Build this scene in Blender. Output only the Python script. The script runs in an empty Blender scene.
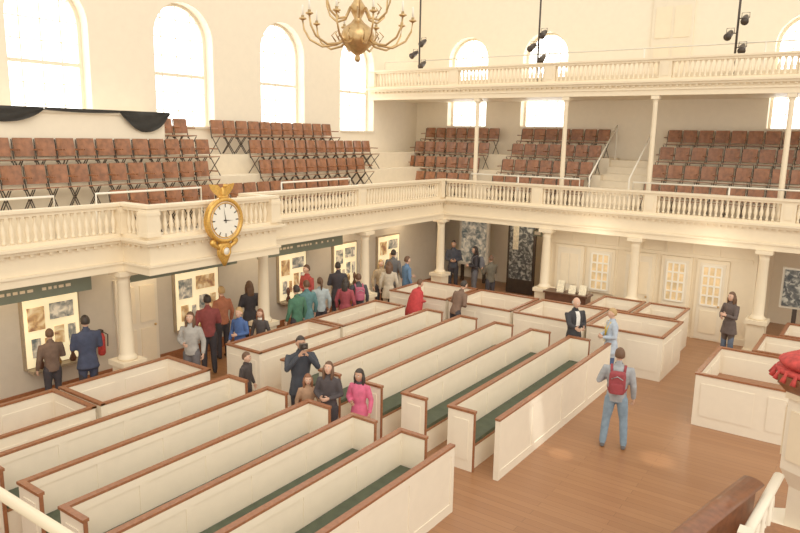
import bpy, math, random
import numpy as np
from mathutils import Vector, Matrix
random.seed(7)
PI=math.pi
scene=bpy.context.scene
# ------------------------------------------------------------------ materials
def mat(name,col,rough=0.6,metal=0.0,var=0.06,scale=6.0,bump=0.0,bscale=60.0,emit=0.0,coat=0.0):
    m=bpy.data.materials.new(name); m.use_nodes=True
    nt=m.node_tree; b=nt.nodes['Principled BSDF']
    b.inputs['Roughness'].default_value=rough; b.inputs['Metallic'].default_value=metal
    tc=nt.nodes.new('ShaderNodeTexCoord'); n=nt.nodes.new('ShaderNodeTexNoise'); n.inputs['Scale'].default_value=scale
    n.inputs['Detail'].default_value=3
    nt.links.new(tc.outputs['Object'],n.inputs['Vector'])
    r=nt.nodes.new('ShaderNodeValToRGB')
    r.color_ramp.elements[0].position=0.3; r.color_ramp.elements[1].position=0.7
    r.color_ramp.elements[0].color=[max(0,c*(1-var)) for c in col]+[1]
    r.color_ramp.elements[1].color=[min(1,c*(1+var)) for c in col]+[1]
    nt.links.new(n.outputs['Fac'],r.inputs['Fac']); nt.links.new(r.outputs['Color'],b.inputs['Base Color'])
    if coat: b.inputs['Coat Weight'].default_value=coat
    if emit:
        b.inputs['Emission Strength'].default_value=emit
        nt.links.new(r.outputs['Color'],b.inputs['Emission Color'])
    if bump:
        n2=nt.nodes.new('ShaderNodeTexNoise'); n2.inputs['Scale'].default_value=bscale
        nt.links.new(tc.outputs['Object'],n2.inputs['Vector'])
        bp=nt.nodes.new('ShaderNodeBump'); bp.inputs['Strength'].default_value=bump; bp.inputs['Distance'].default_value=0.01
        nt.links.new(n2.outputs['Fac'],bp.inputs['Height']); nt.links.new(bp.outputs['Normal'],b.inputs['Normal'])
    return m
def wood_floor():
    m=bpy.data.materials.new('oak_floorboards'); m.use_nodes=True; nt=m.node_tree; b=nt.nodes['Principled BSDF']
    tc=nt.nodes.new('ShaderNodeTexCoord'); br=nt.nodes.new('ShaderNodeTexBrick')
    br.inputs['Scale'].default_value=1.0; br.inputs['Brick Width'].default_value=2.6; br.inputs['Row Height'].default_value=0.13
    br.inputs['Mortar Size'].default_value=0.003; br.offset=0.37
    br.inputs['Color1'].default_value=(0.35,0.155,0.065,1); br.inputs['Color2'].default_value=(0.30,0.125,0.05,1); br.inputs['Mortar'].default_value=(0.17,0.07,0.03,1)
    mp=nt.nodes.new('ShaderNodeMapping'); mp.inputs['Scale'].default_value=(0.7,14,1)
    n=nt.nodes.new('ShaderNodeTexNoise'); n.inputs['Scale'].default_value=1.4; n.inputs['Detail'].default_value=5
    mx=nt.nodes.new('ShaderNodeMix'); mx.data_type='RGBA'; mx.blend_type='MULTIPLY'; mx.inputs[0].default_value=0.45
    rr=nt.nodes.new('ShaderNodeValToRGB'); rr.color_ramp.elements[0].color=(0.65,0.65,0.65,1); rr.color_ramp.elements[1].color=(1.2,1.2,1.15,1)
    nt.links.new(tc.outputs['Object'],br.inputs['Vector']); nt.links.new(tc.outputs['Object'],mp.inputs['Vector']); nt.links.new(mp.outputs['Vector'],n.inputs['Vector'])
    nt.links.new(n.outputs['Fac'],rr.inputs['Fac']); nt.links.new(br.outputs['Color'],mx.inputs[6]); nt.links.new(rr.outputs['Color'],mx.inputs[7])
    nt.links.new(mx.outputs[2],b.inputs['Base Color']); b.inputs['Roughness'].default_value=0.32
    return m
def picture_mat(name,c1,c2,c3,scale,emit):
    m=bpy.data.materials.new(name); m.use_nodes=True; nt=m.node_tree; b=nt.nodes['Principled BSDF']
    tc=nt.nodes.new('ShaderNodeTexCoord'); v=nt.nodes.new('ShaderNodeTexNoise'); v.inputs['Scale'].default_value=scale; v.inputs['Detail'].default_value=6; v.inputs['Distortion'].default_value=0.6
    r=nt.nodes.new('ShaderNodeValToRGB')
    r.color_ramp.elements[0].color=(*c1,1); r.color_ramp.elements[0].position=0.36; r.color_ramp.elements[1].color=(*c3,1); r.color_ramp.elements[1].position=0.64
    e=r.color_ramp.elements.new(0.5); e.color=(*c2,1)
    nt.links.new(tc.outputs['Object'],v.inputs['Vector']); nt.links.new(v.outputs['Fac'],r.inputs['Fac'])
    nt.links.new(r.outputs['Color'],b.inputs['Base Color']); nt.links.new(r.outputs['Color'],b.inputs['Emission Color']); b.inputs['Emission Strength'].default_value=emit
    return m
CREAM=mat('cream_paint',(0.86,0.73,0.53),0.45,var=0.02,bump=0.04)
WALL=mat('plaster_wall',(0.87,0.77,0.61),0.7,var=0.02,bump=0.04)
PEW=mat('pew_white_paint',(0.88,0.79,0.64),0.4,var=0.02,bump=0.04)
DOORP=mat('door_paint',(0.82,0.72,0.56),0.45,var=0.03)
CAP=mat('pew_cap_mahogany',(0.27,0.095,0.04),0.35,var=0.2,scale=20)
SEATW=mat('bench_wood',(0.30,0.125,0.055),0.4,var=0.2,scale=15)
CUSH=mat('green_cushion',(0.065,0.08,0.048),0.85,var=0.15,bump=0.3)
CHAIR=mat('chair_wood',(0.265,0.10,0.042),0.35,var=0.35,scale=9)
IRON=mat('black_iron',(0.035,0.022,0.016),0.5,var=0.2)
FLOOR=wood_floor()
GFLOOR=mat('gallery_floor_paint',(0.78,0.67,0.50),0.6,var=0.04)
GOLD=mat('gold_leaf',(0.68,0.38,0.08),0.35,metal=0.6,var=0.2,scale=30)
BRASS=mat('chandelier_brass',(0.58,0.38,0.17),0.32,metal=0.8,var=0.15,scale=20)
DIAL=mat('clock_dial_white',(0.9,0.86,0.76),0.4,var=0.02)
BLACK=mat('black_fabric',(0.02,0.018,0.016),0.9,var=0.2)
TEAL=mat('teal_banner',(0.17,0.20,0.15),0.6,var=0.04)
GREYW=mat('museum_panel_grey',(0.58,0.51,0.41),0.7,var=0.03)
GLOW=mat('daylit_window_pane',(1.0,0.98,0.93),0.3,var=0.01,emit=3.0)
FRAMEW=mat('window_frame_paint',(0.90,0.84,0.72),0.5,var=0.02)
SASH=mat('window_sash_paint',(0.80,0.71,0.56),0.5,var=0.02)
AMBER=mat('warm_lit_pane',(0.74,0.54,0.29),0.2,var=0.25,scale=4,emit=0.12)
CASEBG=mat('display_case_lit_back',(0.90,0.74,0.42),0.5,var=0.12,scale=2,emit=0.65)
CASEF=mat('display_case_frame',(0.34,0.26,0.17),0.5,var=0.1)
EX1=picture_mat('exhibit_print_warm',(0.28,0.12,0.06),(0.6,0.36,0.14),(0.85,0.68,0.4),5,0.25)
EX2=picture_mat('exhibit_print_cool',(0.10,0.12,0.11),(0.38,0.34,0.26),(0.78,0.68,0.5),6,0.25)
EX3=picture_mat('exhibit_print_dark',(0.03,0.035,0.04),(0.09,0.09,0.085),(0.42,0.4,0.34),9,0.05)
RED=mat('red_velvet',(0.50,0.04,0.035),0.8,var=0.3,scale=14)
MAHOG=mat('pulpit_mahogany',(0.19,0.065,0.028),0.3,var=0.25,scale=12)
TABLEW=mat('dark_table_wood',(0.09,0.035,0.02),0.35,var=0.2)
PAPER=mat('brochure_paper',(0.8,0.7,0.5),0.7,var=0.2,scale=20)
_fab={}
def fab(c):
    k=tuple(round(x,3) for x in c)
    if k not in _fab: _fab[k]=mat('cloth_%d'%len(_fab),c,0.85,var=0.15,scale=12,bump=0.4,bscale=35)
    return _fab[k]
SKINS={'l':mat('skin_light',(0.68,0.40,0.28),0.5,var=0.05),'m':mat('skin_medium',(0.52,0.28,0.18),0.5,var=0.05),'d':mat('skin_dark',(0.22,0.10,0.06),0.5,var=0.05)}
HAIRS={'black':mat('hair_black',(0.025,0.016,0.012),0.6),'brown':mat('hair_brown',(0.11,0.05,0.024),0.6),'blond':mat('hair_blond',(0.46,0.29,0.12),0.6),'grey':mat('hair_grey',(0.45,0.42,0.38),0.6),'auburn':mat('hair_auburn',(0.22,0.08,0.035),0.6)}
EYEW=mat('eye_white',(0.85,0.82,0.78),0.3,var=0.01); EYED=mat('eye_dark',(0.03,0.02,0.02),0.2); LIP=mat('lips',(0.50,0.17,0.13),0.5)
# ------------------------------------------------------------------ mesh builder
class M:
    def __init__(s): s.v=[];s.f=[];s.m=[];s.mats=[];s.sm=[]
    def mi(s,mt):
        if mt not in s.mats: s.mats.append(mt)
        return s.mats.index(mt)
    def add(s,vs,fs,mt,smooth=False):
        o=len(s.v); s.v.extend([tuple(float(c) for c in p) for p in vs]); k=s.mi(mt)
        for f in fs: s.f.append(tuple(o+i for i in f)); s.m.append(k); s.sm.append(smooth)
    def box(s,x0,x1,y0,y1,z0,z1,mt):
        if x0>x1:x0,x1=x1,x0
        if y0>y1:y0,y1=y1,y0
        s.add([(x0,y0,z0),(x1,y0,z0),(x1,y1,z0),(x0,y1,z0),(x0,y0,z1),(x1,y0,z1),(x1,y1,z1),(x0,y1,z1)],
              [(0,3,2,1),(4,5,6,7),(0,1,5,4),(1,2,6,5),(2,3,7,6),(3,0,4,7)],mt)
    def seg(s,p,q,z0,z1,t0,t1,mt,ext=0.0):
        p=Vector((p[0],p[1]));q=Vector((q[0],q[1]));d=(q-p).normalized();n=Vector((d.y,-d.x));p=p-d*ext;q=q+d*ext
        a=p-n*t0;b=q-n*t0;c=q+n*t1;e=p+n*t1
        s.add([(a.x,a.y,z0),(b.x,b.y,z0),(c.x,c.y,z0),(e.x,e.y,z0),(a.x,a.y,z1),(b.x,b.y,z1),(c.x,c.y,z1),(e.x,e.y,z1)],
              [(0,1,2,3),(7,6,5,4),(0,4,5,1),(1,5,6,2),(2,6,7,3),(3,7,4,0)],mt)
    def tube(s,pts,rad,mt,seg=10,ref=(1,0,0),cap=True,smooth=True):
        pts=[Vector(p) for p in pts]; n=len(pts); vs=[];fs=[]
        ref=Vector(ref)
        for i,p in enumerate(pts):
            t=(pts[min(i+1,n-1)]-pts[max(i-1,0)]); t=t.normalized() if t.length>1e-9 else Vector((0,0,1))
            r=ref
            if abs(t.dot(r))>0.95: r=Vector((0,1,0)) if abs(t.y)<0.9 else Vector((0,0,1))
            u=(r-t*t.dot(r)).normalized(); w=t.cross(u)
            ra=rad[i] if isinstance(rad,(list,tuple)) else rad
            rx,ry=ra if isinstance(ra,(list,tuple)) else (ra,ra)
            for k in range(seg):
                a=2*PI*k/seg; vs.append(p+u*math.cos(a)*rx+w*math.sin(a)*ry)
        for i in range(n-1):
            for k in range(seg):
                k2=(k+1)%seg; fs.append((i*seg+k,i*seg+k2,(i+1)*seg+k2,(i+1)*seg+k))
        if cap: fs.append(tuple(range(seg-1,-1,-1))); fs.append(tuple((n-1)*seg+k for k in range(seg)))
        s.add(vs,fs,mt,smooth)
    def lathe(s,c,prof,mt,seg=12,smooth=True):
        s.tube([(c[0],c[1],c[2]+z) for r,z in prof],[r for r,z in prof],mt,seg,smooth=smooth)
    def ell(s,c,r,mt,R=None,su=12,sv=8,fn=None):
        vs=[];fs=[];c=Vector(c)
        for j in range(sv+1):
            th=PI*j/sv
            for i in range(su):
                a=2*PI*i/su; p=Vector((math.sin(th)*math.cos(a),math.sin(th)*math.sin(a),math.cos(th)))
                q=Vector((p.x*r[0],p.y*r[1],p.z*r[2]))
                if fn: q=fn(p,q)
                if R is not None: q=R@q
                vs.append(c+q)
        for j in range(sv):
            for i in range(su):
                i2=(i+1)%su
                fs.append((j*su+i,(j+1)*su+i,(j+1)*su+i2,j*su+i2))
        s.add(vs,fs,mt,True)
    def obj(s,name):
        me=bpy.data.meshes.new(name); me.from_pydata(s.v,[],s.f)
        for m_ in s.mats: me.materials.append(m_)
        me.polygons.foreach_set('material_index',s.m); me.polygons.foreach_set('use_smooth',s.sm)
        me.update()
        o=bpy.data.objects.new(name,me); bpy.context.collection.objects.link(o); return o
# ------------------------------------------------------------------ shell
XL=-11.5; YE=18.64; ZR=3.86; ZF=2.61; XW=-15.07; YW=22.3; YU=19.38
m=M(); m.box(-15.5,6,-4,22.7,-0.1,0,FLOOR); m.obj('floor')
def arched_wall(name,mp,u0,u1,z0,z1,wins,depth,mt):
    m=M()
    def q(a,b,c,d): m.add([mp(*a,0),mp(*b,0),mp(*c,0),mp(*d,0)],[(0,1,2,3)],mt); m.add([mp(*a,depth),mp(*b,depth),mp(*c,depth),mp(*d,depth)],[(3,2,1,0)],mt)
    prev=u0
    for uc,w,zs,zt in wins:
        a=uc-w/2;b=uc+w/2;r=w/2;zsp=zt-r
        q((prev,z0),(a,z0),(a,z1),(prev,z1)); q((a,z0),(b,z0),(b,zs),(a,zs))
        N=16; arc=[(uc-r*math.cos(PI*i/N),zsp+r*math.sin(PI*i/N)) for i in range(N+1)]
        for i in range(N): q(arc[i],arc[i+1],(arc[i+1][0],z1),(arc[i][0],z1))
        out=[(a,zs)]+arc+[(b,zs)]; out.append(out[0])
        for i in range(len(out)-1):
            p,r2=out[i],out[i+1]; m.add([mp(*p,0),mp(*r2,0),mp(*r2,depth),mp(*p,depth)],[(0,1,2,3)],mt)
        prev=b
    q((prev,z0),(u1,z0),(u1,z1),(prev,z1))
    m.add([mp(u0,z1,0),mp(u1,z1,0),mp(u1,z1,depth),mp(u0,z1,depth)],[(0,1,2,3)],mt)
    return m.obj(name)
def arched_window(name,mp,uc,w,zs,zt,depth):
    m=M(); r=w/2; zsp=zt-r; N=16
    arc=[(uc-r*math.cos(PI*i/N),zsp+r*math.sin(PI*i/N)) for i in range(N+1)]
    pts=[(uc-r,zs)]+arc+[(uc+r,zs)]
    m.add([mp(*p,depth) for p in pts],[tuple(range(len(pts)))],GLOW)
    inner=[((p[0]-uc)*0.91+uc,(p[1]-zs)*0.965+zs+0.04) for p in pts]
    for i in range(len(pts)-1):
        m.add([mp(*pts[i],depth-0.07),mp(*pts[i+1],depth-0.07),mp(*inner[i+1],depth-0.07),mp(*inner[i],depth-0.07)],[(0,1,2,3)],SASH)
        m.add([mp(*inner[i],depth-0.07),mp(*inner[i+1],depth-0.07),mp(*inner[i+1],depth),mp(*inner[i],depth)],[(0,1,2,3)],SASH)
    def bar(ua,ub,za,zb,t=0.05):
        c=[(ua,za),(ub,za),(ub,zb),(ua,zb)]
        m.add([mp(*p,depth-t) for p in c]+[mp(*p,depth-0.005) for p in c],[(0,1,2,3),(0,1,5,4),(1,2,6,5),(2,3,7,6),(3,0,4,7)],SASH)
    for k in (-1,0,1): bar(uc+k*w/4-0.012,uc+k*w/4+0.012,zs,zsp+r*math.cos(math.asin(abs(k)/2))-0.02,0.03)
    z=zs+0.45
    while z<zt-0.3:
        hw=r if z<zsp else math.sqrt(max(0,r*r-(z-zsp)**2)); bar(uc-hw,uc+hw,z-0.012,z+0.012,0.032); z+=0.45
    bar(uc-r,uc+r,zs+1.3,zs+1.38,0.06)
    bar(uc-r+0.001,uc+r-0.001,zs+0.001,zs+0.06,depth+0.06)
    return m.obj(name)
mpL=lambda u,z,d:(XW-d,u,z)
mpE=lambda u,z,d:(u,YW+d,z)
lw=[(4.7,1.8,5.25,8.35),(8.2,1.8,5.25,8.35),(11.7,1.8,5.25,8.35),(15.2,1.8,5.25,8.35),(18.7,1.8,5.25,8.35)]
arched_wall('wall_left',mpL,-4,YW,0,11,lw,0.4,WALL)
ew=[(-12.9,1.6,5.5,8.65),(-9.95,1.6,5.5,8.65),(-2.3,1.6,5.5,8.65),(0.7,1.6,5.5,8.65)]
arched_wall('wall_end',mpE,XW,6,0,11,ew,0.4,WALL)
k=1
for w_ in lw: arched_window('window_%d'%k,mpL,*w_,0.36); k+=1
for w_ in ew: arched_window('window_%d'%k,mpE,*w_,0.36); k+=1
# ------------------------------------------------------------------ galleries
BP=[(0.022,0),(0.034,0.02),(0.034,0.05),(0.02,0.08),(0.042,0.18),(0.046,0.23),(0.03,0.33),(0.017,0.42),(0.028,0.46),(0.034,0.48),(0.034,0.52)]
def balustrade(name,path,zf,zr,bh=0.44):
    m=M(); zb=zr-0.11-bh
    for i in range(len(path)-1):
        p,q=path[i],path[i+1]; e=0.004*(i%3)
        def S(z0,z1,t0,t1,ext): m.seg(p,q,z0+e,z1+e,t0+e,t1+e,CREAM,ext)
        S(zf,zf+0.14,0.120,0.10,0.098)
        S(zf+0.14,zf+0.18,0.125,0.13,0.128)
        S(zf+0.18,zb-0.17,0.115,0.06,0.058)
        S(zb-0.17,zb-0.11,0.122,0.14,0.138)
        S(zb-0.11,zb-0.06,0.127,0.20,0.198)
        S(zb-0.06,zb,0.09,0.08,0.078)
        S(zr-0.11,zr-0.05,0.08,0.07,0.068)
        S(zr-0.05,zr,0.11,0.11,0.108)
        P=Vector(p);Q=Vector(q);L=(Q-P).length;d=(Q-P)/L
        t=0.1
        while t<L-0.1:
            a=P+d*t;b=P+d*(t+0.06); m.seg(a,b,zb-0.22,zb-0.171+e,0,0.11,CREAM); t+=0.16
        npan=max(1,round(L/3.3)); sg=L/npan
        for k_ in range(npan+1):
            s_=k_*sg
            if k_ in (0,npan): continue
            a=P+d*(s_-0.16);b=P+d*(s_+0.16); m.seg(a,b,zb-0.01,zr-0.10,0.07,0.075,CREAM)
            a2=P+d*(s_-0.09);b2=P+d*(s_+0.09); m.seg(a2,b2,zb+0.06,zr-0.17,0,0.09,CREAM)
        for k_ in range(npan):
            s0=k_*sg+0.2;s1=(k_+1)*sg-0.2;nb=int((s1-s0)/0.125)
            for j in range(nb+1):
                c=P+d*(s0+(s1-s0)*j/max(1,nb))
                m.lathe((c.x,c.y,zb),[(r,z*bh/0.52) for r,z in BP],CREAM,8)
    for (x,y) in path:
        m.box(x-0.13,x+0.13,y-0.13,y+0.13,zb-0.005,zr-0.06,CREAM); m.box(x-0.142,x+0.142,y-0.142,y+0.142,zb,zb+0.07,CREAM); m.box(x-0.142,x+0.142,y-0.142,y+0.142,zr-0.17,zr-0.115,CREAM)
    return m.obj(name)
balustrade('gallery_balustrade_left',[(XL,1.2),(XL,7.4),(-10.7,7.4),(-10.7,10.4),(XL,10.4),(XL,YE-0.2)],ZF,ZR)
balustrade('gallery_balustrade_end',[(XL,YE),(4.5,YE)],ZF-0.002,ZR+0.003)
balustrade('upper_gallery_balustrade',[(XW+0.15,YU),(4.5,YU)],6.35,7.32,bh=0.42)
m=M()
m.box(XW+0.01,XL+0.05,-3,YW-0.01,2.72,2.95,GFLOOR); m.box(XL,-10.75,7.45,10.35,2.64,2.93,GFLOOR); m.box(XL+0.05,4.5,YE,YW-0.01,2.721,2.951,GFLOOR)
fl=[3.1,3.6,4.1,4.6]; xr=[-12.5,-13.2,-13.9,-14.6]; yr=[19.75,20.4,21.05,21.75]
prevz=2.95
for i in range(4):
    m.box(XW+0.01,xr[i]+0.45,0,YW-0.01,prevz,fl[i],GFLOOR)
    m.box(xr[i]+0.45,-7.2,yr[i]-0.42,YW-0.01,2.96,fl[i]+0.002,GFLOOR); m.box(-5.9,4.5,yr[i]-0.42,YW-0.01,prevz,fl[i],GFLOOR); prevz=fl[i]
for i in range(8): m.box(-7.2,-5.9,19.4+i*0.3,YW-0.02,2.95+i*0.2,2.95+(i+1)*0.2,GFLOOR)
m.obj('gallery_tiers')
m=M(); m.box(XW+0.01,4.5,YU,YW-0.01,6.4,6.6,CREAM); m.box(XW+0.01,4.5,20.3,YW-0.01,6.6,7.0,GFLOOR); m.obj('upper_gallery_floor')
m=M(); m.box(XL+0.2,3,-3,1.12,2.7,2.95,GFLOOR); m.obj('near_gallery_floor')
def column(name,x,y,zt,z0=0.0,ped=True,r=0.13):
    m=M()
    if ped:
        m.box(x-0.24,x+0.24,y-0.24,y+0.24,z0,z0+0.12,CREAM); m.box(x-0.2,x+0.2,y-0.2,y+0.2,z0+0.12,z0+0.78,CREAM)
        m.box(x-0.25,x+0.25,y-0.25,y+0.25,z0+0.78,z0+0.88,CREAM); zb=z0+0.88
    else: zb=z0
    prof=[(r*1.4,0),(r*1.4,0.05),(r*1.15,0.08),(r*1.02,0.12),(r,0.5),(r*0.85,zt-zb-0.25),(r*0.95,zt-zb-0.22),(r*0.85,zt-zb-0.19),(r*0.95,zt-zb-0.14),(r*1.25,zt-zb-0.08)]
    m.lathe((x,y,zb),prof,CREAM,18); m.box(x-r*1.45,x+r*1.45,y-r*1.45,y+r*1.45,zt-0.09,zt,CREAM)
    return m.obj(name)
for y in (7.34,10.88,14.64,18.55): column('gallery_column',XL,y,ZF-0.003)
for x in (-7.95,-5.4,-2.3,0.8): column('gallery_column',x,YE,ZF-0.005)
for x in (-10.8,-7.9,-5.4,-2.2,0.9): column('upper_gallery_post',x,YU-0.02,6.34,2.96,False,0.07)
# ------------------------------------------------------------------ museum partition under the left gallery
m=M(); m.box(-13.0,-12.9,-2,20.5,0,2.71,GREYW)
m.box(-12.9,-12.87,-2,20.5,0,0.25,CAP)
m.obj('wall_museum_partition')
m=M()
for (a,b) in ((2.0,7.0),(7.7,10.55),(11.2,14.3)):
    m.box(-12.04,-12.0,a,b,2.22,2.55,TEAL)
    y=a+0.3
    while y<b-0.4:
        w_=0.05+0.05*random.random(); m.box(-12.0,-11.992,y,y+w_,2.36,2.41,CREAM); y+=w_+0.04+(0.12 if random.random()<0.2 else 0)
    for yy in (a+0.3,b-0.3): m.tube([(-12.02,yy,2.55),(-12.02,yy,2.72)],0.012,IRON,6)
m.obj('museum_banner_sign')
def exhibit(y0,y1,z0,z1,a,b):
    m=M(); m.box(-12.9,-12.82,y0-0.04,y1+0.04,z0-0.04,z1+0.04,CASEF); m.box(-12.82,-12.81,y0,y1,z0,z1,CASEBG)
    L=y1-y0;Hh=z1-z0
    rects=[(0.06,0.36,0.54,0.88,a),(0.46,0.90,0.66,0.90,b),(0.52,0.70,0.28,0.55,a),(0.78,0.92,0.26,0.54,b),(0.10,0.26,0.14,0.42,b),(0.34,0.44,0.15,0.40,a)]
    for (u0,u1,v0,v1,mt) in rects:
        m.box(-12.81,-12.79,y0+L*u0,y0+L*u1,z0+Hh*v0,z0+Hh*v1,mt)
    m.box(-12.82,-12.62,y0,y1,z0-0.07,z0-0.02,CASEF)
    for t in (0.2,0.5,0.78): m.lathe((-12.7,y0+L*t,z0-0.02),[(0.05,0),(0.07,0.06),(0.03,0.16),(0.05,0.24),(0.05,0.32),(0.02,0.38)],TABLEW if t!=0.5 else BRASS,10)
    m.obj('exhibit_display_case')
exhibit(6.1,7.16,0.72,2.03,EX1,EX2); exhibit(9.46,10.66,0.72,2.03,EX2,EX1); exhibit(12.7,13.7,0.8,2.03,EX1,EX2); exhibit(14.9,15.9,0.8,2.03,EX2,EX2); exhibit(17.0,18.1,0.8,2.03,EX1,EX2)
m=M(); m.box(-12.9,-12.85,8.0,9.0,0,2.1,DOORP)
for a in (8.08,8.56):
    for z in (0.15,1.1): m.box(-12.85,-12.83,a,a+0.36,z,z+0.8,CREAM)
m.ell((-12.81,8.9,1.0),(0.03,0.03,0.03),BRASS); m.obj('door_1')
m=M(); m.tube([(-12.8,7.6,0.62),(-12.8,7.6,0.66),(-12.8,7.6,1.0),(-12.8,7.6,1.07),(-12.8,7.6,1.12)],[0.05,0.075,0.075,0.05,0.025],RED,12)
m.box(-12.86,-12.75,7.57,7.63,1.1,1.16,IRON); m.tube([(-12.78,7.62,1.12),(-12.72,7.7,1.05),(-12.74,7.7,0.8)],0.012,IRON,6); m.obj('fire_extinguisher')
# wall with doors under end gallery
YD=19.15
m=M(); m.box(-8.15,-2.6,YD,YD+0.1,0,2.71,CREAM)
for x in np.arange(-8.05,-2.8,0.66): m.box(x,x+0.05,YD-0.03,YD,0,2.6,CREAM)
m.box(-8.15,-2.6,YD-0.04,YD,2.16,2.24,CREAM); m.box(-8.15,-2.6,YD-0.04,YD,0,0.16,CREAM)
m.box(-8.15,-8.05,YD+0.1,YW-0.01,0,2.71,CREAM)
m.obj('wall_vestibule')
def pdoor(name,x0,x1,glass,z0=0.0):
    m=M(); m.box(x0-0.08,x1+0.08,YD-0.07,YD,z0,2.14,CREAM); m.box(x0,x1,YD-0.09,YD-0.07,z0+0.02,2.06,DOORP)
    w=(x1-x0)
    if glass:
        za=0.95
        m.box(x0+0.08,x1-0.08,YD-0.1,YD-0.09,za,1.98,AMBER)
        for i in range(4): x=x0+0.08+(w-0.16)*i/3; m.box(x-0.022,x+0.022,YD-0.12,YD-0.1,za,1.98,FRAMEW)
        for i in range(5): z=za+(1.03)*i/4; m.box(x0+0.08,x1-0.08,YD-0.121,YD-0.1,z-0.022,z+0.022,FRAMEW)
        if z0<0.1: m.box(x0+0.1,x1-0.1,YD-0.11,YD-0.09,0.2,0.8,CREAM)
    else:
        for a,b in ((0.15,0.48),(0.55,0.88)):
            for z in ((0.2,0.85),(1.0,1.9)): m.box(x0+w*a,x0+w*b,YD-0.11,YD-0.09,z[0],z[1],CREAM)
    if z0<0.1: m.ell((x1-0.08,YD-0.14,0.95),(0.03,0.04,0.03),BRASS,su=8,sv=6)
    m.obj(name)
pdoor('door_2',-3.82,-3.2,True); pdoor('window_20',-4.72,-4.1,True,0.66); pdoor('window_21',-6.8,-6.15,True,0.85); pdoor('door_3',-7.75,-7.05,False); pdoor('door_4',-5.75,-5.05,False)
m=M(); m.box(-2.6,-2.5,YD,YW-0.01,0,2.71,CREAM); m.obj('wall_vestibule_side')
m=M(); m.box(-1.9,-1.2,18.9,18.95,1.2,2.2,GREYW); m.box(-1.85,-1.25,18.88,18.9,1.25,2.15,EX3);m.box(-1.6,-1.5,18.9,18.95,0,1.2,IRON);m.box(-1.8,-1.3,18.75,19.1,0,0.04,IRON); m.obj('information_panel')
m=M(); m.box(-10.3,-9.3,20.9,20.98,0.0,2.5,IRON); m.box(-10.22,-9.38,20.88,20.9,0.5,2.4,EX3); m.box(-10.1,-9.9,20.87,20.88,1.5,2.3,PAPER); m.obj('exhibit_panel')
m=M(); m.box(-12.6,-11.4,21.6,21.7,0.6,2.3,FRAMEW); m.box(-12.5,-11.5,21.58,21.6,0.7,2.2,EX2); m.box(-12.5,-12.4,21.6,21.7,0,0.6,IRON); m.box(-11.6,-11.5,21.6,21.7,0,0.6,IRON); m.obj('exhibit_panel')
m=M(); m.box(-9.0,-8.7,20.0,20.03,2.15,2.35,TEAL); m.box(-8.95,-8.75,19.99,20.0,2.2,2.3,FRAMEW); m.tube([(-8.85,20.01,2.35),(-8.85,20.01,2.72)],0.01,IRON,6); m.obj('exit_sign')
m=M(); m.box(-6.5,-5.3,YW-0.06,YW,7.0,9.5,DOORP)
for x in (-6.4,-5.85):
    for z in (7.1,8.2): m.box(x,x+0.45,YW-0.08,YW-0.06,z,z+0.9,CREAM)
m.box(-6.6,-5.2,YW-0.1,YW,9.5,9.65,CREAM); m.obj('door_5')
# ------------------------------------------------------------------ pews
XP=[-4.5,-5.35,-6.25,-7.15,-8.08,-9.03]; PH=1.0
def slip_pew(x,y0,y1,first):
    m=M(); t=0.03
    m.box(x-t,x+t,y0,y1,0,PH-0.028,PEW); m.box(x-t-0.014,x+t+0.014,y0-0.03,y1+0.03,PH-0.033,PH,CAP)
    m.box(x+t,x+t+0.012,y0+.01,y1-.01,0,0.14,PEW); m.box(x+t,x+t+0.012,y0+.01,y1-.01,PH-0.14,PH-0.034,PEW)
    n=4; L=(y1-y0)/n
    for i in range(n+1):
        y=y0+i*L; m.box(x+t,x+t+0.011,max(y0+.01,y-0.06),min(y1-.01,y+0.06),0.14,PH-0.14,PEW)
    if not first:
        w=0.40
        m.box(x+t,x+t+w-0.02,y0+0.06,y1-0.06,0.38,0.42,SEATW); m.box(x+t+w-0.06,x+t+w-0.03,y0+0.06,y1-0.06,0,0.38,PEW)
        m.box(x+t+0.02,x+t+w-0.03,y0+0.07,y1-0.07,0.42,0.48,CUSH)
        for ya,yo in ((y0-0.012,y0-0.024),(y1-0.038,y1+0.012)):
            m.box(x-0.028,x+t+w,ya,ya+0.05,0,PH-0.036,PEW); m.box(x-0.042,x+t+w+0.025,ya-0.014,ya+0.064,PH-0.036,PH+0.003,CAP)
            m.box(x+0.08,x+t+w-0.08,yo,yo+0.012,0.18,PH-0.16,PEW)
            m.box(x+t+w,x+t+w+0.02,ya+0.003,ya+0.047,0,PH-0.037,CAP)
    else:
        for ya in (y0-0.015,y1-0.035): m.box(x-0.041,x+0.043,ya,ya+0.05,0,PH-0.035,PEW)
    m.obj('church_pew')
for i,x in enumerate(XP):
    slip_pew(x,3.65,7.70,i==0); slip_pew(x+0.1,8.9,13.86,i==0)
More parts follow.
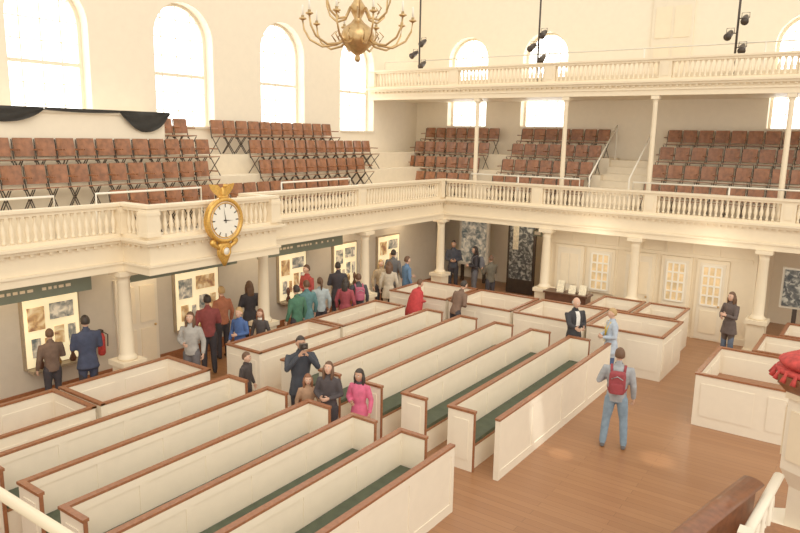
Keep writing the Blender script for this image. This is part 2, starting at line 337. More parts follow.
def box_pew(x0,x1,y0,y1,bench=True):
    m=M()
    def pan(a,b,c,d,ax,e):
        m.box(a,b,c,d,0,PH-0.03+e,PEW)
        m.box(a-0.012-e,b+0.012+e,c-0.012-e,d+0.012+e,PH-0.034+e,PH+e,CAP)
        L=(d-c) if ax=='y' else (b-a); n=max(1,int(L/0.8))
        for i in range(n):
            s0=(i+0.1)/n*L; s1=(i+0.9)/n*L
            if ax=='y': m.box(a-0.012,b+0.012,c+s0,c+s1,0.2,PH-0.18,PEW)
            else: m.box(a+s0,a+s1,c-0.012,d+0.012,0.2,PH-0.18,PEW)
    pan(x0,x0+0.05,y0,y1,'y',0);pan(x1-0.05,x1,y0,y1,'y',0);pan(x0+0.003,x1-0.003,y0-0.003,y0+0.047,'x',0.003);pan(x0+0.003,x1-0.003,y1-0.047,y1+0.003,'x',0.003)
    if bench:
        m.box(x0+0.05,x0+0.42,y0+0.05,y1-0.05,0.4,0.45,SEATW);m.box(x0+0.38,x0+0.41,y0+0.05,y1-0.05,0,0.4,SEATW)
        m.box(x0+0.42,x1-0.05,y1-0.42,y1-0.05,0.4,0.45,SEATW);m.box(x0+0.42,x1-0.05,y1-0.40,y1-0.37,0,0.4,SEATW)
    m.obj('box_pew')
for a,b in ((3.6,5.5),(5.6,7.7),(8.9,11.3),(11.4,13.8)): box_pew(-10.75 if a<8 else -10.5,-9.55,a,b)
for a,b in ((-10.9,-9.1),(-9.0,-7.25),(-7.15,-5.4),(-5.3,-3.6)): box_pew(a,b,15.0,16.7)
for a,b in ((-6.0,-4.9),(-4.8,-3.8)): box_pew(a,b,16.82,18.2)
box_pew(-2.5,-0.3,13.03,15.1); box_pew(-1.9,0.6,15.25,16.75); box_pew(-1.6,0.8,16.9,18.2)
m=M(); m.box(-7.75,-6.45,18.1,18.6,0.85,0.9,TABLEW)
for x in (-7.67,-6.58):
    for y in (18.15,18.5): m.box(x,x+0.05,y,y+0.05,0,0.85,TABLEW)
m.box(-7.7,-6.5,18.14,18.56,0.35,0.85,TABLEW); m.obj('display_table')
m=M()
for x,h in ((-7.4,0.32),(-7.05,0.22),(-6.75,0.26)): m.add([(x,18.25,0.9),(x+0.2,18.25,0.9),(x+0.2,18.35,0.9+h),(x,18.35,0.9+h),(x,18.45,0.9),(x+0.2,18.45,0.9)],[(0,1,2,3),(3,2,5,4)],PAPER)
m.obj('brochure_stand')
# ------------------------------------------------------------------ gallery chairs
def chair_into(m,cx,cy,z,ang):
    c,s=math.cos(ang),math.sin(ang)
    def tr(p): return (cx+p[0]*c-p[1]*s,cy+p[0]*s+p[1]*c,z+p[2])
    def slab(pts4,th,mt):
        a=[Vector(p) for p in pts4]; n=(a[1]-a[0]).cross(a[3]-a[0]).normalized()*th
        vs=[tr(p) for p in a]+[tr(p+n) for p in a]
        m.add(vs,[(3,2,1,0),(4,5,6,7),(0,1,5,4),(1,2,6,5),(2,3,7,6),(3,0,4,7)],mt)
    w=0.19
    ys=[-w,-w/3,w/3,w]; off=[0.0,-0.03,-0.03,0.0]
    for i in range(3):
        slab([(-0.16+off[i],ys[i],0.52),(-0.16+off[i+1],ys[i+1],0.52),(-0.23+off[i+1],ys[i+1],0.88),(-0.23+off[i],ys[i],0.88)],0.018,CHAIR)
    slab([(-0.14,-w,0.43),(0.22,-w,0.46),(0.22,w,0.46),(-0.14,w,0.43)],0.02,CHAIR)
    for sy in (-w-0.012,w+0.002):
        def leg(x0,z0,x1,z1,t=0.028):
            slab([(x0,sy,z0),(x0+t,sy,z0),(x1+t,sy,z1),(x1,sy,z1)],0.014,IRON)
        leg(-0.24,0.0,0.18,0.45); leg(0.2,0.0,-0.16,0.45); leg(-0.16,0.4,-0.24,0.86)
        slab([(-0.15,sy,0.64),(0.14,sy,0.64),(0.14,sy,0.67),(-0.15,sy,0.67)],0.018,CHAIR)
def chair_row(axis,fix,a,b,z):
    m=M(); P=0.44; n=max(1,int((b-a)/P))
    for i in range(n):
        t=a+P/2+i*P
        if axis=='y': chair_into(m,fix,t,z,random.uniform(-.04,.04))
        else: chair_into(m,t,fix,z,-PI/2+random.uniform(-.04,.04))
    m.obj('auditorium_chair_row')
chair_row('y',-14.6,12.2,17.3,4.602); chair_row('y',-14.6,10.6,11.7,4.602)
chair_row('y',-13.9,5.0,11.7,4.102); chair_row('y',-13.9,12.9,18.3,4.102)
chair_row('y',-13.2,4.4,11.2,3.602); chair_row('y',-13.2,12.6,17.0,3.602)
chair_row('y',-12.5,7.9,15.8,3.102)
for i in range(4):
    chair_row('x',yr[i],-14.4,-11.2,fl[i]+.003); chair_row('x',yr[i],-10.5,-7.4,fl[i]+.003); chair_row('x',yr[i],-5.7,3.5,fl[i]+.003)
m=M(); m.box(-15.0,-14.25,6.3,10.4,4.602,5.5,WALL); m.box(-15.02,-14.2,6.25,10.45,5.5,5.56,WALL)
m.obj('stage_platform')
m=M()
for a,b,dp in ((5.9,7.5,0.26),(7.5,9.2,0.03),(9.2,10.5,0.42)):
    N=14; vs=[];fs=[]
    for i in range(N+1):
        t=i/N; yy=a+(b-a)*t; d=dp*math.sin(PI*t)**0.8+0.05
        for j in range(6):
            f=j/5; vs.append((-14.16+0.035*math.sin(j*2.6+i*0.7)*min(1,dp*4),yy,5.60-d*f))
        vs.append((-14.35,yy,5.60))
    for i in range(N):
        for j in range(5): o=i*7+j; fs.append((o,o+1,o+8,o+7))
        fs.append((i*7,i*7+7,i*7+13,i*7+6))
    m.add(vs,fs,BLACK,True)
m.obj('black_drape')
def rail(name,pts,r=0.022,posts=None,mt=FRAMEW):
    m=M(); m.tube(pts,r,mt,8)
    for p in (posts or []): m.tube([p[0],p[1]],r,mt,8)
    m.obj(name)
rail('stair_handrail',[(-12.0,7.2,2.96),(-12.0,7.2,4.0),(-12.0,9.6,4.0),(-12.0,9.6,2.96)])
rail('stair_handrail',[(-12.0,3.5,2.96),(-12.0,3.5,4.0),(-12.0,6.4,4.0),(-12.0,6.4,2.96)])
rail('stair_handrail',[(-12.0,12.0,2.96),(-12.0,12.0,4.0),(-12.0,14.6,4.0),(-12.0,14.6,2.96)])
rail('stair_handrail',[(-7.12,19.5,3.16),(-7.12,19.5,4.1),(-7.12,21.6,5.6),(-7.12,21.6,4.56)])
rail('stair_handrail',[(-5.98,19.5,3.16),(-5.98,19.5,4.1),(-5.98,21.6,5.6),(-5.98,21.6,4.56)])
rail('gallery_guard_rail',[(-10.7,18.95,2.96),(-10.7,18.95,4.05),(-7.2,18.95,4.05),(-7.2,18.95,2.96)],posts=[((-9.1,18.95,2.96),(-9.1,18.95,4.05))])
rail('gallery_guard_rail',[(-5.7,18.95,2.96),(-5.7,18.95,4.05),(-1.0,18.95,4.05),(-1.0,18.95,2.96)],posts=[((-3.3,18.95,2.96),(-3.3,18.95,4.05))])
rail('gallery_guard_rail',[(-14.9,20.0,6.6),(-14.9,20.0,7.65),(3.5,20.0,7.65),(3.5,20.0,6.6)],0.018,[((x,20.0,6.6),(x,20.0,7.65)) for x in (-12,-9,-6,-3,0)])
rail('near_gallery_handrail',[(-6.5,1.07,2.96),(-6.5,1.07,3.84),(1.8,1.07,3.84),(1.8,1.07,2.96)],0.02,[((x,1.07,2.96),(x,1.07,3.84)) for x in (-4.2,-0.8)],CREAM)
# ------------------------------------------------------------------ clock
def place(o,loc,rotz=0): o.location=loc; o.rotation_euler=(0,0,rotz); return o
m=M()
def disc(x0,x1,r0,r1,mt,cz=0,seg=40):
    m.tube([(x0,0,cz),(x1,0,cz)],[r0,r1],mt,seg,ref=(0,1,0),smooth=False)
disc(0,0.10,0.43,0.43,GOLD)
def ring(x,R,r,mt,cz=0,n=40):
    vs=[];fs=[]
    for i in range(n):
        a=2*PI*i/n
        for j in range(8):
            b=2*PI*j/8; rr=R+r*math.cos(b); vs.append((x+r*math.sin(b),rr*math.cos(a),cz+rr*math.sin(a)))
    for i in range(n):
        for j in range(8): fs.append((i*8+j,((i+1)%n)*8+j,((i+1)%n)*8+(j+1)%8,i*8+(j+1)%8))
    m.add(vs,fs,mt,True)
ring(0.10,0.40,0.045,GOLD); ring(0.12,0.335,0.012,GOLD); disc(0.10,0.115,0.36,0.36,DIAL)
for h in range(12):
    a=2*PI*h/12; d=Vector((0,math.sin(a),math.cos(a))); s_=Vector((0,math.cos(a),-math.sin(a)))
    p0=d*0.25;p1=d*0.32
    m.add([Vector((0.118,0,0))+p0-s_*0.010,Vector((0.118,0,0))+p0+s_*0.010,Vector((0.118,0,0))+p1+s_*0.014,Vector((0.118,0,0))+p1-s_*0.014],[(0,1,2,3)],IRON)
for a,L in ((2*PI*0.975,0.28),(2*PI*0.26,0.19)):
    d=Vector((0,math.sin(a),math.cos(a))); s_=Vector((0,math.cos(a),-math.sin(a))); c=Vector((0.125,0,0))
    m.add([c-d*0.05-s_*0.014,c-d*0.05+s_*0.014,c+d*L],[(0,1,2)],IRON)
for s_ in (-1,1):
    m.tube([(0.05,s_*0.28,-0.36),(0.06,s_*0.26,-0.46),(0.06,s_*0.18,-0.5),(0.06,s_*0.12,-0.56)],[0.05,0.05,0.04,0.03],GOLD,8)
    m.ell((0.06,s_*0.27,-0.42),(0.05,0.07,0.07),GOLD)
m.tube([(0.05,0,-0.4),(0.05,0,-0.5),(0.05,0,-0.66),(0.05,0,-0.8),(0.05,0,-0.9)],[(0.05,0.12),(0.06,0.17),(0.06,0.17),(0.05,0.09),(0.02,0.03)],GOLD,14,ref=(1,0,0))
m.tube([(0.10,0,-0.6),(0.125,0,-0.6)],[0.085,0.085],DIAL,20,ref=(0,1,0)); ring(0.12,0.09,0.02,GOLD,-0.6,24)
m.ell((0.06,0,0.52),(0.05,0.05,0.12),GOLD); m.ell((0.1,0.02,0.66),(0.05,0.035,0.04),GOLD); m.tube([(0.13,0.03,0.66),(0.18,0.05,0.64)],[0.015,0.004],GOLD,6)
m.ell((0.06,0,0.45),(0.06,0.14,0.03),GOLD)
for s_ in (-1,1):
    vs=[(0.06,s_*0.03,0.60),(0.06,s_*0.12,0.68),(0.05,s_*0.30,0.70),(0.05,s_*0.26,0.60),(0.05,s_*0.2,0.53),(0.06,s_*0.12,0.47),(0.06,s_*0.03,0.45)]
    m.add(vs+[(v[0]-0.03,v[1],v[2]) for v in vs],[(0,1,2,3,4,5,6),(13,12,11,10,9,8,7)]+[(i,(i+1)%7,(i+1)%7+7,i+7) for i in range(7)],GOLD)
place(m.obj('wall_clock'),(-10.49,8.86,3.5))
# ------------------------------------------------------------------ chandelier
m=M()
m.lathe((0,0,0),[(0.02,-0.42),(0.05,-0.38),(0.03,-0.33),(0.10,-0.28),(0.21,-0.18),(0.24,-0.08),(0.2,0.03),(0.1,0.1),(0.05,0.16),(0.09,0.24),(0.12,0.3),(0.08,0.36),(0.04,0.42),(0.07,0.5),(0.05,0.56),(0.03,0.7),(0.05,0.78),(0.02,0.86),(0.012,3.8)],BRASS,20)
for tier,(n,R,zz,z0) in enumerate(((10,0.76,0.02,-0.05),(6,0.5,0.42,0.3))):
    for i in range(n):
        a=2*PI*i/n+0.2*tier; c,s=math.cos(a),math.sin(a)
        prof=[(0.12,z0),(0.3*R/0.78,z0-0.14),(0.5*R/0.78,z0-0.17),(0.68*R/0.78,z0-0.08),(0.76*R/0.78,z0+0.05),(R,zz+0.1)]
        m.tube([(r*c,r*s,z) for r,z in prof],[0.02,0.018,0.016,0.015,0.014,0.012],BRASS,8,ref=(0,0,1))
        m.tube([(0.3*c,0.3*s,z0-0.1),(0.36*c,0.36*s,z0-0.02),(0.30*c,0.30*s,z0+0.04)],[0.012,0.01,0.006],BRASS,6,ref=(0,0,1))
        m.lathe((R*c,R*s,zz+0.1),[(0.012,0),(0.055,0.02),(0.05,0.035),(0.022,0.04),(0.022,0.07)],BRASS,10)
        m.lathe((R*c,R*s,zz+0.17),[(0.014,0),(0.014,0.12),(0.004,0.14)],DIAL,8)
place(m.obj('brass_chandelier'),(-6.29,7.8,6.58))
def stage(x):
    m=M(); m.tube([(0,0,0),(0,0,3.2)],0.03,IRON,8); m.box(-0.35,0.35,-0.2,0.2,-0.02,0.03,IRON)
    for z,s_ in ((0.9,1),(1.25,-1),(1.6,1)):
        m.tube([(0,0,z),(s_*0.14,-0.02,z)],0.015,IRON,6)
        m.tube([(s_*0.16,0.1,z+0.06),(s_*0.16,0.0,z),(s_*0.18,-0.16,z-0.09),(s_*0.18,-0.2,z-0.11)],[0.05,0.08,0.085,0.1],IRON,12)
        m.tube([(s_*0.07,0,z+0.0),(s_*0.07,0,z+0.13),(s_*0.25,0,z+0.13),(s_*0.25,0,z)],0.01,IRON,6)
    place(m.obj('stage_light_stand'),(x,YU+0.38,6.62))
for x in (-13.3,-9.05,-3.65): stage(x)
# ------------------------------------------------------------------ pulpit
m=M(); px,py=-0.35,9.85
def hexa(r,z0,z1,mt,r2=None):
    r2=r2 or r; a=[(px+r*math.cos(PI/6+i*PI/3),py+r*math.sin(PI/6+i*PI/3),z0) for i in range(6)]; b=[(px+r2*math.cos(PI/6+i*PI/3),py+r2*math.sin(PI/6+i*PI/3),z1) for i in range(6)]
    m.add(a+b,[tuple(range(5,-1,-1)),tuple(range(6,12))]+[(i,(i+1)%6,(i+1)%6+6,i+6) for i in range(6)],mt)
hexa(0.5,0,0.25,PEW); hexa(0.3,0.25,0.8,PEW); hexa(0.3,0.8,1.05,PEW,0.44); hexa(0.44,1.05,2.0,PEW); hexa(0.48,2.0,2.08,CREAM); hexa(0.48,2.08,2.2,MAHOG,0.6); hexa(0.6,2.2,2.3,MAHOG)
for i in range(6):
    a=i*PI/3+PI/3; cx=px+0.385*math.cos(a);cy=py+0.385*math.sin(a); d=Vector((-math.sin(a),math.cos(a)))
    m.seg((cx-d.x*0.15,cy-d.y*0.15),(cx+d.x*0.15,cy+d.y*0.15),1.2,1.85,0.02,0.02,CREAM)
m.obj('pulpit')
m=M(); m.ell((px-0.05,py,2.44),(0.52,0.44,0.13),RED,su=24,sv=12,fn=lambda p,q:Vector((q.x,q.y,q.z*(1+0.14*math.sin(9*p.x)+0.1*math.sin(11*p.y)))))
m.tube([(px-0.05,py,2.31),(px-0.05,py,2.36)],[(0.55,0.47),(0.53,0.45)],RED,24)
for i in range(24):
    a=2*PI*i/24; m.tube([(px-0.05+0.53*math.cos(a),py+0.45*math.sin(a),2.34),(px-0.05+0.585*math.cos(a),py+0.51*math.sin(a),2.22)],[0.02,0.035],RED,6)
m.obj('pulpit_cushion')
m=M()
pts=[(-1.45,6.2,1.02),(-1.36,7.0,1.07),(-1.15,7.8,1.14),(-0.9,8.6,1.24)]
m.tube(pts,[(0.13,0.045)]*4,MAHOG,12,ref=(1,0,0))
for i in range(3): m.seg(pts[i],pts[i+1],0,1.02+0.05*i,0.04,0.04,MAHOG)
for i in range(5):
    y=6.3+i*0.5; m.box(-1.25+i*0.08,-0.3,y,y+0.49,0,0.14*(i+1),SEATW)
m.obj('pulpit_stair')
m=M()
for i in range(4):
    cx=-0.80+0.03*i; cy=7.85+i*0.28; cz=0.62+i*0.06
    m.tube([(cx,cy,0.0),(cx,cy,cz+0.36)],0.032,PEW,8)
    m.tube([(cx,cy+0.03,cz-0.18),(cx,cy+0.16,cz-0.12),(cx,cy+0.23,cz+0.05),(cx,cy+0.16,cz+0.2),(cx,cy+0.06,cz+0.16),(cx,cy+0.1,cz+0.06)],0.03,PEW,8,ref=(1,0,0))
m.seg((-0.82,7.8),(-0.68,9.0),0,0.5,0.02,0.02,PEW)
m.tube([(-0.82,7.75,0.98),(-0.68,9.05,1.2)],[(0.06,0.035)]*2,PEW,8); m.box(-0.89,-0.74,7.6,7.78,0,1.08,PEW)
m.obj('scrolled_stair_balustrade')
# ------------------------------------------------------------------ people
def remesh(m0,vox):
    o=m0.obj('tmp_body'); md=o.modifiers.new('r','REMESH'); md.mode='VOXEL'; md.voxel_size=vox
    md2=o.modifiers.new('s','SMOOTH'); md2.factor=0.5; md2.iterations=2
    dg=bpy.context.evaluated_depsgraph_get(); dg.update(); e=o.evaluated_get(dg); me=e.to_mesh()
    v=np.zeros(len(me.vertices)*3); me.vertices.foreach_get('co',v); v=v.reshape(-1,3)
    f=[tuple(p.vertices) for p in me.polygons]; e.to_mesh_clear(); me0=o.data; bpy.data.objects.remove(o); bpy.data.meshes.remove(me0)
    return v,f
ARMS={'down':((.255,-.02,1.13),(.27,.07,.89)),'fold':((.25,.02,1.14),(.08,.22,1.12)),'camera':((.27,.17,1.22),(.07,.25,1.48)),
      'reach':((.28,.18,1.22),(.30,.42,1.20)),'hip':((.33,-.08,1.16),(.20,.06,1.0)),'back':((.26,-.1,1.13),(.24,-.02,.90)),'phone':((.24,.1,1.13),(.14,.33,1.22)),'strap':((.30,-.02,1.16),(.14,.15,1.25))}
def person(name,x,y,face,h,top,pants,hair='brown',hl='short',skin='l',arms=('down','down'),legs='stand',hem=0.84,lean=0,turn=0,tilt=0,z0=0,shoe=(0.04,0.03,0.025),female=False,bag=None,cape=None,scarf=None,shirt=None,hat=None,vox=0.022,bulk=1.0,child=False):
    T=fab(top);P=fab(pants);S=fab(shoe);SK=SKINS[skin];H=HAIRS[hair]
    k=h/1.75; m0=M(); samples=[]
    LR=Matrix.Rotation(-math.radians(lean),3,'X'); piv=Vector((0,0,0.93))
    def up(p): return LR@(Vector(p)-piv)+piv
    def ch(pts,rad,lab,seg=12,ref=(1,0,0)):
        m0.tube(pts,rad,PEW,seg,ref)
        for i in range(len(pts)-1):
            a=Vector(pts[i]);b=Vector(pts[i+1]);ra=rad[i];rb=rad[i+1]
            ra=sum(ra)/2 if isinstance(ra,tuple) else ra; rb=sum(rb)/2 if isinstance(rb,tuple) else rb
            for t in (0,0.25,0.5,0.75,1.0): samples.append((a.lerp(b,t),ra+(rb-ra)*t,lab))
    B=bulk*(0.92 if female else 1.0)
    tz=[(.84,.15,.115),(.93,.165,.125),(1.06,.145*B,.115),(1.2,.165*B,.13),(1.33,.19*B,.13),(1.41,.175*B,.105),(1.46,.10,.075)]
    ch([up((0,0.0,z)) for z,a,b in tz],[(a,b) for z,a,b in tz],'torso',16)
    ch([up((0,0,1.44)),up((0,.005,1.5)),up((0,.015,1.57))],[.062,.052,.05],'neck')
    for s in (-1,1):
        if legs=='walk': kn=(s*.09,.08+s*.14,.50);an=(s*.09,-.02+s*.24,.10+(0.03 if s<0 else 0))
        elif legs=='wide': kn=(s*.14,.03,.49);an=(s*.17,0,.09)
        else: kn=(s*.10,.02,.49);an=(s*.11,-.01,.09)
        hp=Vector((s*.09,0,.89)); kn=Vector(kn);an=Vector(an)
        ch([hp,hp.lerp(kn,.35),hp.lerp(kn,.8),kn,kn.lerp(an,.3),kn.lerp(an,.75),an],[.098,.092,.076,.070,.069,.062,.06],'leg')
        f=an+Vector((0,0,-.045)); ch([f+Vector((0,-.06,0)),f+Vector((0,.05,.0)),f+Vector((s*.01,.13,-.012)),f+Vector((s*.015,.18,-.018))],[(.042,.042),(.046,.045),(.045,.03),(.03,.022)],'shoe',10)
    hands=[]
    for s,pz in ((-1,arms[0]),(1,arms[1])):
        e,w=ARMS[pz]; sh=up((s*.185*B,0,1.395)); e=up((s*e[0],e[1],e[2])); w=up((s*w[0],w[1],w[2]))
        ch([up((s*.10,0,1.40)),sh,sh.lerp(e,.4),e,e.lerp(w,.5),w],[.065,.070,.063,.055,.050,.040],'arm',10)
        hands.append((w,(w-e).normalized(),s))
    if hem<0.8:
        ch([up((0,0,1.0)),up((0,0,.86)),up((0,0,hem))],[(.165,.13),(.185,.15),(.21+.03*(0.84-hem),.175)],'torso',18)
    v,f=remesh(m0,vox if not child else vox*0.9)
    cs=np.array([v[list(q)].mean(0) for q in f]); sp=np.array([list(a[0]) for a in samples]); sr=np.array([a[1] for a in samples])
    d=np.linalg.norm(cs[:,None,:]-sp[None],axis=2)-sr[None]; near=d.argmin(1)
    fm=[]
    for i,n in enumerate(near):
        lab=samples[n][2]; c=cs[i]
        if lab=='shoe' : mt=S
        elif lab=='leg': mt=P if not(hem<0.8 and c[2]>hem+0.02) else T
        elif lab=='torso':
            mt=T if (c[2]>max(hem,0.86) or hem<0.8) else P
            if shirt and c[2]>1.15 and c[1]>0.06 and abs(c[0])<0.045: mt=fab(shirt)
        elif lab=='neck': mt=SK
        else: mt=T
        fm.append(mt)
    m=M()
    for mt in fm: m.mi(mt)
    m.v=[tuple(p) for p in v.tolist()]; m.f=list(f); m.m=[m.mats.index(t) for t in fm]; m.sm=[True]*len(f)
    for w,dr,s in hands:
        n=Vector((-s,0,0)) if abs(dr.x)<0.8 else Vector((0,0,-1)); n=(n-dr*dr.dot(n)).normalized(); lat=dr.cross(n)*s
        if lat.dot(Vector((0,1,0)))<0 and abs(dr.z)>0.6: lat=-lat
        m.tube([w-dr*.02,w+dr*.02,w+dr*.06,w+dr*.085],[(.026,.02),(.030,.017),(.040,.015),(.036,.012)],SK,8,ref=tuple(lat))
        for j,(o_,L) in enumerate(((.028,.070),(.010,.078),(-.009,.073),(-.027,.057))):
            b=w+dr*.078+lat*o_; c1=b+(dr*.9+n*.35).normalized()*L*.45; c2=c1+(dr*.6+n*.8).normalized()*L*.32; c3=c2+(dr*.2+n).normalized()*L*.23
            m.tube([b,c1,c2,c3],[.0095,.009,.008,.006],SK,6,ref=tuple(lat))
        b=w+dr*.025+lat*.026; m.tube([b,b+(dr*.6+lat*.8).normalized()*.035,b+(dr*.8+lat*.65+n*.3).normalized()*.065],[.013,.011,.008],SK,6,ref=tuple(n))
    hs=1.12 if child else 1.0
    hc=up((0,.025,1.632)); R=LR@Matrix.Rotation(math.radians(turn),3,'Z')@Matrix.Rotation(-math.radians(tilt),3,'X')
    def hp_(p): return hc+R@(Vector(p)*hs)
    def E(c,r,mt,su=8,sv=6,fn=None): m.ell(hp_(c),[q*hs for q in r],mt,R,su,sv,fn)
    def skull(p,q):
        q=Vector(q)
        if p.z<0: q.x*=1-0.30*(-p.z)
        if p.z<0 and p.y<0: q.y*=1-0.35*(-p.z)
        if p.y>0.3 and abs(p.z)<0.5: q.y*=0.96
        return q
    E((0,0,0),(.075,.095,.118),SK,18,14,skull)
    m.add([hp_(p) for p in ((0,.088,.015),(-.016,.085,-.03),(.016,.085,-.03),(0,.116,-.026))],[(0,3,1),(0,2,3),(1,3,2)],SK,True)
    for s in (-1,1):
        E((s*.03,.079,.006),(.014,.010,.009),EYEW); E((s*.03,.087,.006),(.006,.005,.006),EYED)
        E((s*.031,.085,.028),(.018,.006,.004),H); E((s*.074,-.005,-.003),(.012,.022,.032),SK)
    E((0,.082,-.054),(.024,.008,.007),LIP)
    if hl!='bald':
        def hf(p,q):
            if p.y>0.15 and p.z<0.52-0.25*(p.y<0.5): return q*0.82
            if p.z<-0.45: return q*0.80
            return q
        E((0,-.008,.012),(.084,.103,.121),H,20,16,hf)
    else:
        def hf2(p,q): return q if (p.z<0.35 and p.z>-.4 and p.y<0.1) else q*0.85
        E((0,-.006,.0),(.082,.100,.118),HAIRS['grey'],18,14,hf2)
    if hl=='long':
        m.tube([hp_((0,-.06,.03)),hp_((0,-.085,-.08)),hp_((0,-.10,-.2)),hp_((0,-.11,-.28))],[(.078,.045),(.092,.045),(.085,.035),(.05,.02)],H,14)
        for s in (-1,1): m.tube([hp_((s*.07,-.01,.04)),hp_((s*.085,.0,-.06)),hp_((s*.08,.0,-.17)),hp_((s*.07,-.01,-.22))],[.03,.032,.028,.012],H,8)
    if hl=='tail': m.tube([hp_((0,-.09,.05)),hp_((0,-.14,.0)),hp_((0,-.14,-.12)),hp_((0,-.12,-.2))],[.03,.035,.03,.01],H,8)
    if hat:
        hm=fab(hat); E((0,-.005,.05),(.092,.108,.085),hm,18,10)
    if scarf: m.tube([up((0,-.01,1.44)),up((0,.0,1.48)),up((0,.01,1.52))],[(.09,.085),(.085,.08),(.065,.065)],fab(scarf),14)
    if not scarf: m.tube([up((0,0,1.445)),up((0,.0,1.50))],[(.088,.078),(.066,.066)],T,14,cap=False)
    def rbox(c,r,mt,e=0.35):
        def fn(p,q):
            g=lambda t: math.copysign(abs(t)**e,t)
            return Vector((g(p.x)*r[0],g(p.y)*r[1],g(p.z)*r[2]))
        m.ell(up(c),r,mt,LR,16,12,fn)
    if bag:
        bm=fab(bag); rbox((0,-.20,1.22),(.135,.075,.19),bm); rbox((0,-.28,1.14),(.10,.03,.09),bm)
        for s in (-1,1): m.tube([up((s*.10,-.14,1.38)),up((s*.11,-.03,1.475)),up((s*.115,.10,1.40)),up((s*.13,.135,1.25)),up((s*.15,.03,1.08)),up((s*.12,-.13,1.05))],[(.022,.01)]*6,bm,8)
        m.tube([up((-.09,-.275,1.3)),up((0,-.285,1.35)),up((.09,-.275,1.3))],.008,fab((0.4,0.4,0.42)),6)
    if cape:
        m.tube([up((0,-.01,1.46)),up((0,-.02,1.38)),up((0,-.04,1.15)),up((0,-.05,.9)),up((0,-.05,.62))],[(.10,.09),(.23,.15),(.28,.2),(.3,.22),(.34,.26)],fab(cape),18)
    if name=='woman_with_lanyard':
        ly=fab((0.75,0.5,0.05))
        for s in (-1,1): m.tube([up((s*.07,.06,1.46)),up((s*.05,.135,1.3)),up((0,.15,1.1))],.012,ly,6)
        m.box(-.04,.04,.145,.16,1.0,1.1,PAPER)
    if name=='man_in_navy_parka': m.box(-.07,.07,.24,.30,1.60,1.69,IRON); m.tube([(0,.30,1.645),(0,.36,1.645)],.032,IRON,12)
    for i,p in enumerate(m.v): m.v[i]=(p[0]*k,p[1]*k,p[2]*k)
    o=m.obj(name); o.location=(x,y,z0)
    o.rotation_euler=(0,0,math.radians(face-90)); return o
DK=(0.032,0.028,0.035); JEAN=(0.09,0.15,0.25)
person('man_with_backpack',-3.34,11.14,105,1.76,(0.32,0.34,0.37),(0.19,0.28,0.38),'brown','short',arms=('strap','down'),bag=(0.27,0.035,0.045),shoe=(0.12,0.12,0.13),turn=10,vox=0.018,legs='wide',bulk=1.08)
person('man_in_dark_suit',-5.3,14.2,-30,1.78,(0.024,0.024,0.03),(0.024,0.024,0.03),'grey','bald',arms=('fold','reach'),shirt=(0.8,0.78,0.75),hem=0.78,vox=0.02,bulk=1.08)
person('woman_with_lanyard',-4.45,14.15,-140,1.68,(0.42,0.50,0.62),(0.06,0.10,0.22),'blond','short',arms=('fold','fold'),female=True,hem=0.75)
person('woman_in_dark_coat',-2.75,17.6,-120,1.68,(0.09,0.065,0.06),(0.10,0.14,0.22),'brown','long',arms=('phone','fold'),female=True,hem=0.7)
person('man_in_navy_parka',-7.95,8.35,-35,1.76,(0.035,0.04,0.055),DK,'black','short','m',arms=('camera','camera'),hem=0.72,bulk=1.1)
person('woman_in_black_vest',-7.08,8.1,-70,1.55,(0.05,0.04,0.045),DK,'brown','long',arms=('fold','fold'),female=True,tilt=-15)
person('girl_in_pink_coat',-6.68,8.4,-80,1.42,(0.66,0.11,0.22),DK,'black','long','m',arms=('down','fold'),hem=0.62,female=True,child=True,scarf=(0.05,0.04,0.05))
person('girl_with_tan_top',-7.5,8.05,-40,1.25,(0.35,0.2,0.12),DK,'auburn','long',arms=('down','down'),female=True,child=True)
person('boy_in_black_jacket',-9.05,8.1,20,1.3,(0.04,0.03,0.03),DK,'brown','short',child=True)
person('boy_in_brown_jacket',-12.3,6.3,170,1.55,(0.14,0.085,0.06),DK,'brown','short',arms=('down','fold'))
person('man_in_blue_jacket',-11.95,6.8,165,1.76,(0.035,0.045,0.09),DK,'black','short',arms=('fold','fold'),bulk=1.1,hem=0.75)
person('woman_in_grey_sweater',-10.95,8.4,-60,1.68,(0.38,0.36,0.34),(0.12,0.11,0.12),'brown','long',arms=('down','fold'),female=True,tilt=-10)
person('man_in_red_sweater',-11.6,9.35,150,1.75,(0.22,0.04,0.038),DK,'black','short','m',arms=('down','fold'))
person('woman_in_orange_scarf',-12.2,10.25,170,1.7,(0.38,0.12,0.06),DK,'blond','short',female=True)
person('child_in_blue_jacket',-11.0,9.7,-80,1.5,(0.05,0.11,0.32),DK,'blond','short',arms=('fold','down'),child=True,female=True)
person('woman_in_black_coat',-12.1,11.0,160,1.72,DK,DK,'brown','long',female=True,hem=0.65,arms=('fold','fold'))
person('child_with_white_scarf',-11.0,10.3,-70,1.35,(0.06,0.05,0.05),DK,'auburn','long',scarf=(0.8,0.75,0.65),child=True,female=True)
person('visitor_in_green_jacket',-11.0,11.45,175,1.7,(0.05,0.15,0.09),DK,'black','short')
person('visitor_in_teal_coat',-11.2,12.0,160,1.7,(0.08,0.19,0.20),DK,'brown','short',arms=('fold','down'),hem=0.72)
person('man_in_red_jacket',-12.3,13.2,-100,1.78,(0.40,0.05,0.045),(0.06,0.06,0.08),'brown','short',arms=('fold','fold'))
person('visitor_in_pale_blue_jacket',-11.3,12.6,150,1.66,(0.38,0.44,0.46),DK,'brown','tail',female=True)
person('visitor_in_crimson_coat',-10.9,13.1,110,1.62,(0.30,0.045,0.06),DK,'black','long',female=True,hem=0.7)
person('man_in_black_coat',-12.0,14.1,140,1.76,DK,DK,'black','short',hem=0.7,arms=('fold','down'))
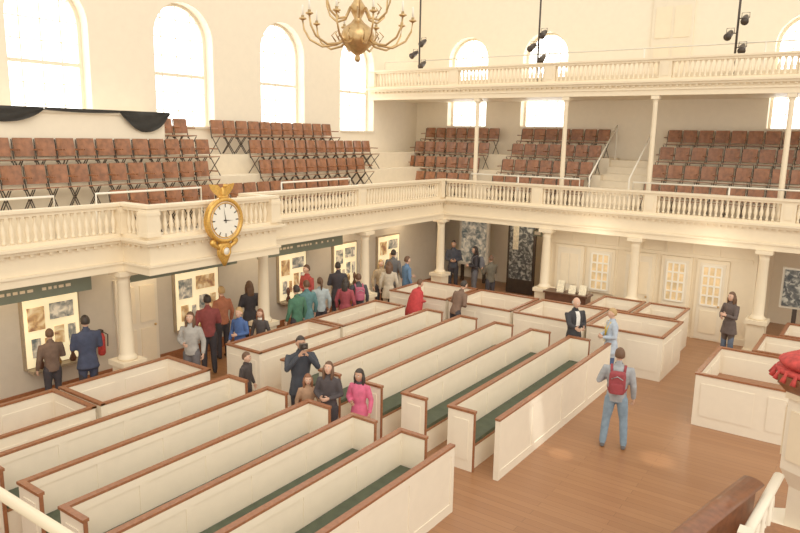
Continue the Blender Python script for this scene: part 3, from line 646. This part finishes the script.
person('visitor_with_pink_backpack',-11.0,13.75,140,1.62,(0.05,0.05,0.06),JEAN,'brown','short',bag=(0.42,0.09,0.15))
person('woman_in_cream_coat',-11.3,15.5,120,1.66,(0.55,0.47,0.36),DK,'brown','long',female=True,hem=0.65)
person('man_in_grey_coat',-12.1,16.8,100,1.76,(0.12,0.12,0.13),DK,'black','short',hem=0.7)
person('man_in_blue_coat',-11.25,16.3,60,1.72,(0.09,0.18,0.33),JEAN,'brown','short',arms=('fold','down'))
person('woman_in_tan_coat',-11.9,15.9,-30,1.6,(0.42,0.31,0.19),DK,'blond','long',female=True)
person('man_in_dark_hoodie',-11.64,19.6,-60,1.78,(0.05,0.055,0.075),DK,'black','short','m',arms=('fold','fold'))
person('woman_in_black_jacket',-10.64,19.3,-140,1.72,DK,(0.12,0.12,0.14),'black','long',female=True,arms=('fold','fold'),bag=(0.15,0.15,0.17))
person('visitor_in_olive_coat',-9.75,18.7,150,1.6,(0.10,0.085,0.06),DK,'brown','short',arms=('phone','phone'))
person('visitor_in_brown_jacket',-8.5,14.5,70,1.68,(0.17,0.10,0.07),DK,'black','short',lean=20,arms=('fold','fold'))
person('visitor_in_red_cloak',-9.65,14.45,60,1.55,(0.5,0.035,0.04),DK,'brown','short',cape=(0.5,0.035,0.04),lean=8,arms=('fold','fold'))
# ------------------------------------------------------------------ lights
w=bpy.data.worlds.new('world'); scene.world=w; w.use_nodes=True
bg=w.node_tree.nodes['Background']; bg.inputs[0].default_value=(1.0,0.915,0.77,1); bg.inputs[1].default_value=1.15
def light(name,typ,loc,energy,col,size=None,rot=None,**kw):
    l=bpy.data.lights.new(name,typ); l.energy=energy; l.color=col
    if size is not None:
        if typ=='SUN': l.angle=size
        elif typ=='AREA': l.size=size
        else: l.shadow_soft_size=size
    for a,b in kw.items(): setattr(l,a,b)
    o=bpy.data.objects.new(name,l); bpy.context.collection.objects.link(o); o.location=loc
    if rot: o.rotation_euler=rot
    return o
s=light('sun','SUN',(5,-5,15),1.1,(1,0.89,0.72),math.radians(45)); s.rotation_euler=Vector((-0.75,0.55,-0.65)).to_track_quat('-Z','Y').to_euler()
for y in (5.5,8.6,11.8,15,18): light('museum_ceiling_lamp','POINT',(-12.3,y,2.6),18,(1,0.80,0.54),0.15)
for x in (-9.5,-6.5,-3.5): light('vestibule_fill_light','POINT',(x,17.9 if x>-8 else 20.3,2.5),13,(1,0.87,0.66),0.2)  # fill points added to brighten the vestibule area, no actual lamps hang here
for (tx,ty,tz,sz,en) in ((-4.42,10.3,0.45,1.9,2600),(-2.6,11.15,0,2.0,2200),(-3.95,10.35,0,1.5,2200)):
    o=light('sunbeam_spot','SPOT',(tx+3.5,ty-3.0,tz+8.5),en,(1,0.95,0.85),0.02,spot_size=math.radians(sz*2),spot_blend=0.9)
    o.rotation_euler=Vector((-3.5,3.0,-8.5)).to_track_quat('-Z','Y').to_euler()
# ------------------------------------------------------------------ camera
f,p,r,yaw,H=690.3,0.1869,0.0191,0.6139,5.16
F=Vector((-math.sin(yaw)*math.cos(p),math.cos(yaw)*math.cos(p),-math.sin(p))); R0=Vector((math.cos(yaw),math.sin(yaw),0)); U0=R0.cross(F)
X=R0*math.cos(r)+U0*math.sin(r); Y=-R0*math.sin(r)+U0*math.cos(r); Z=-F
cd=bpy.data.cameras.new('camera'); cd.sensor_width=36; cd.lens=f/800*36; cd.clip_start=0.05
co=bpy.data.objects.new('camera',cd); bpy.context.collection.objects.link(co)
co.matrix_world=Matrix(((X.x,Y.x,Z.x,0),(X.y,Y.y,Z.y,0),(X.z,Y.z,Z.z,H),(0,0,0,1)))
scene.camera=co
scene.view_settings.view_transform='Standard'; scene.view_settings.look='None'; scene.view_settings.exposure=0.0; scene.view_settings.gamma=1.2
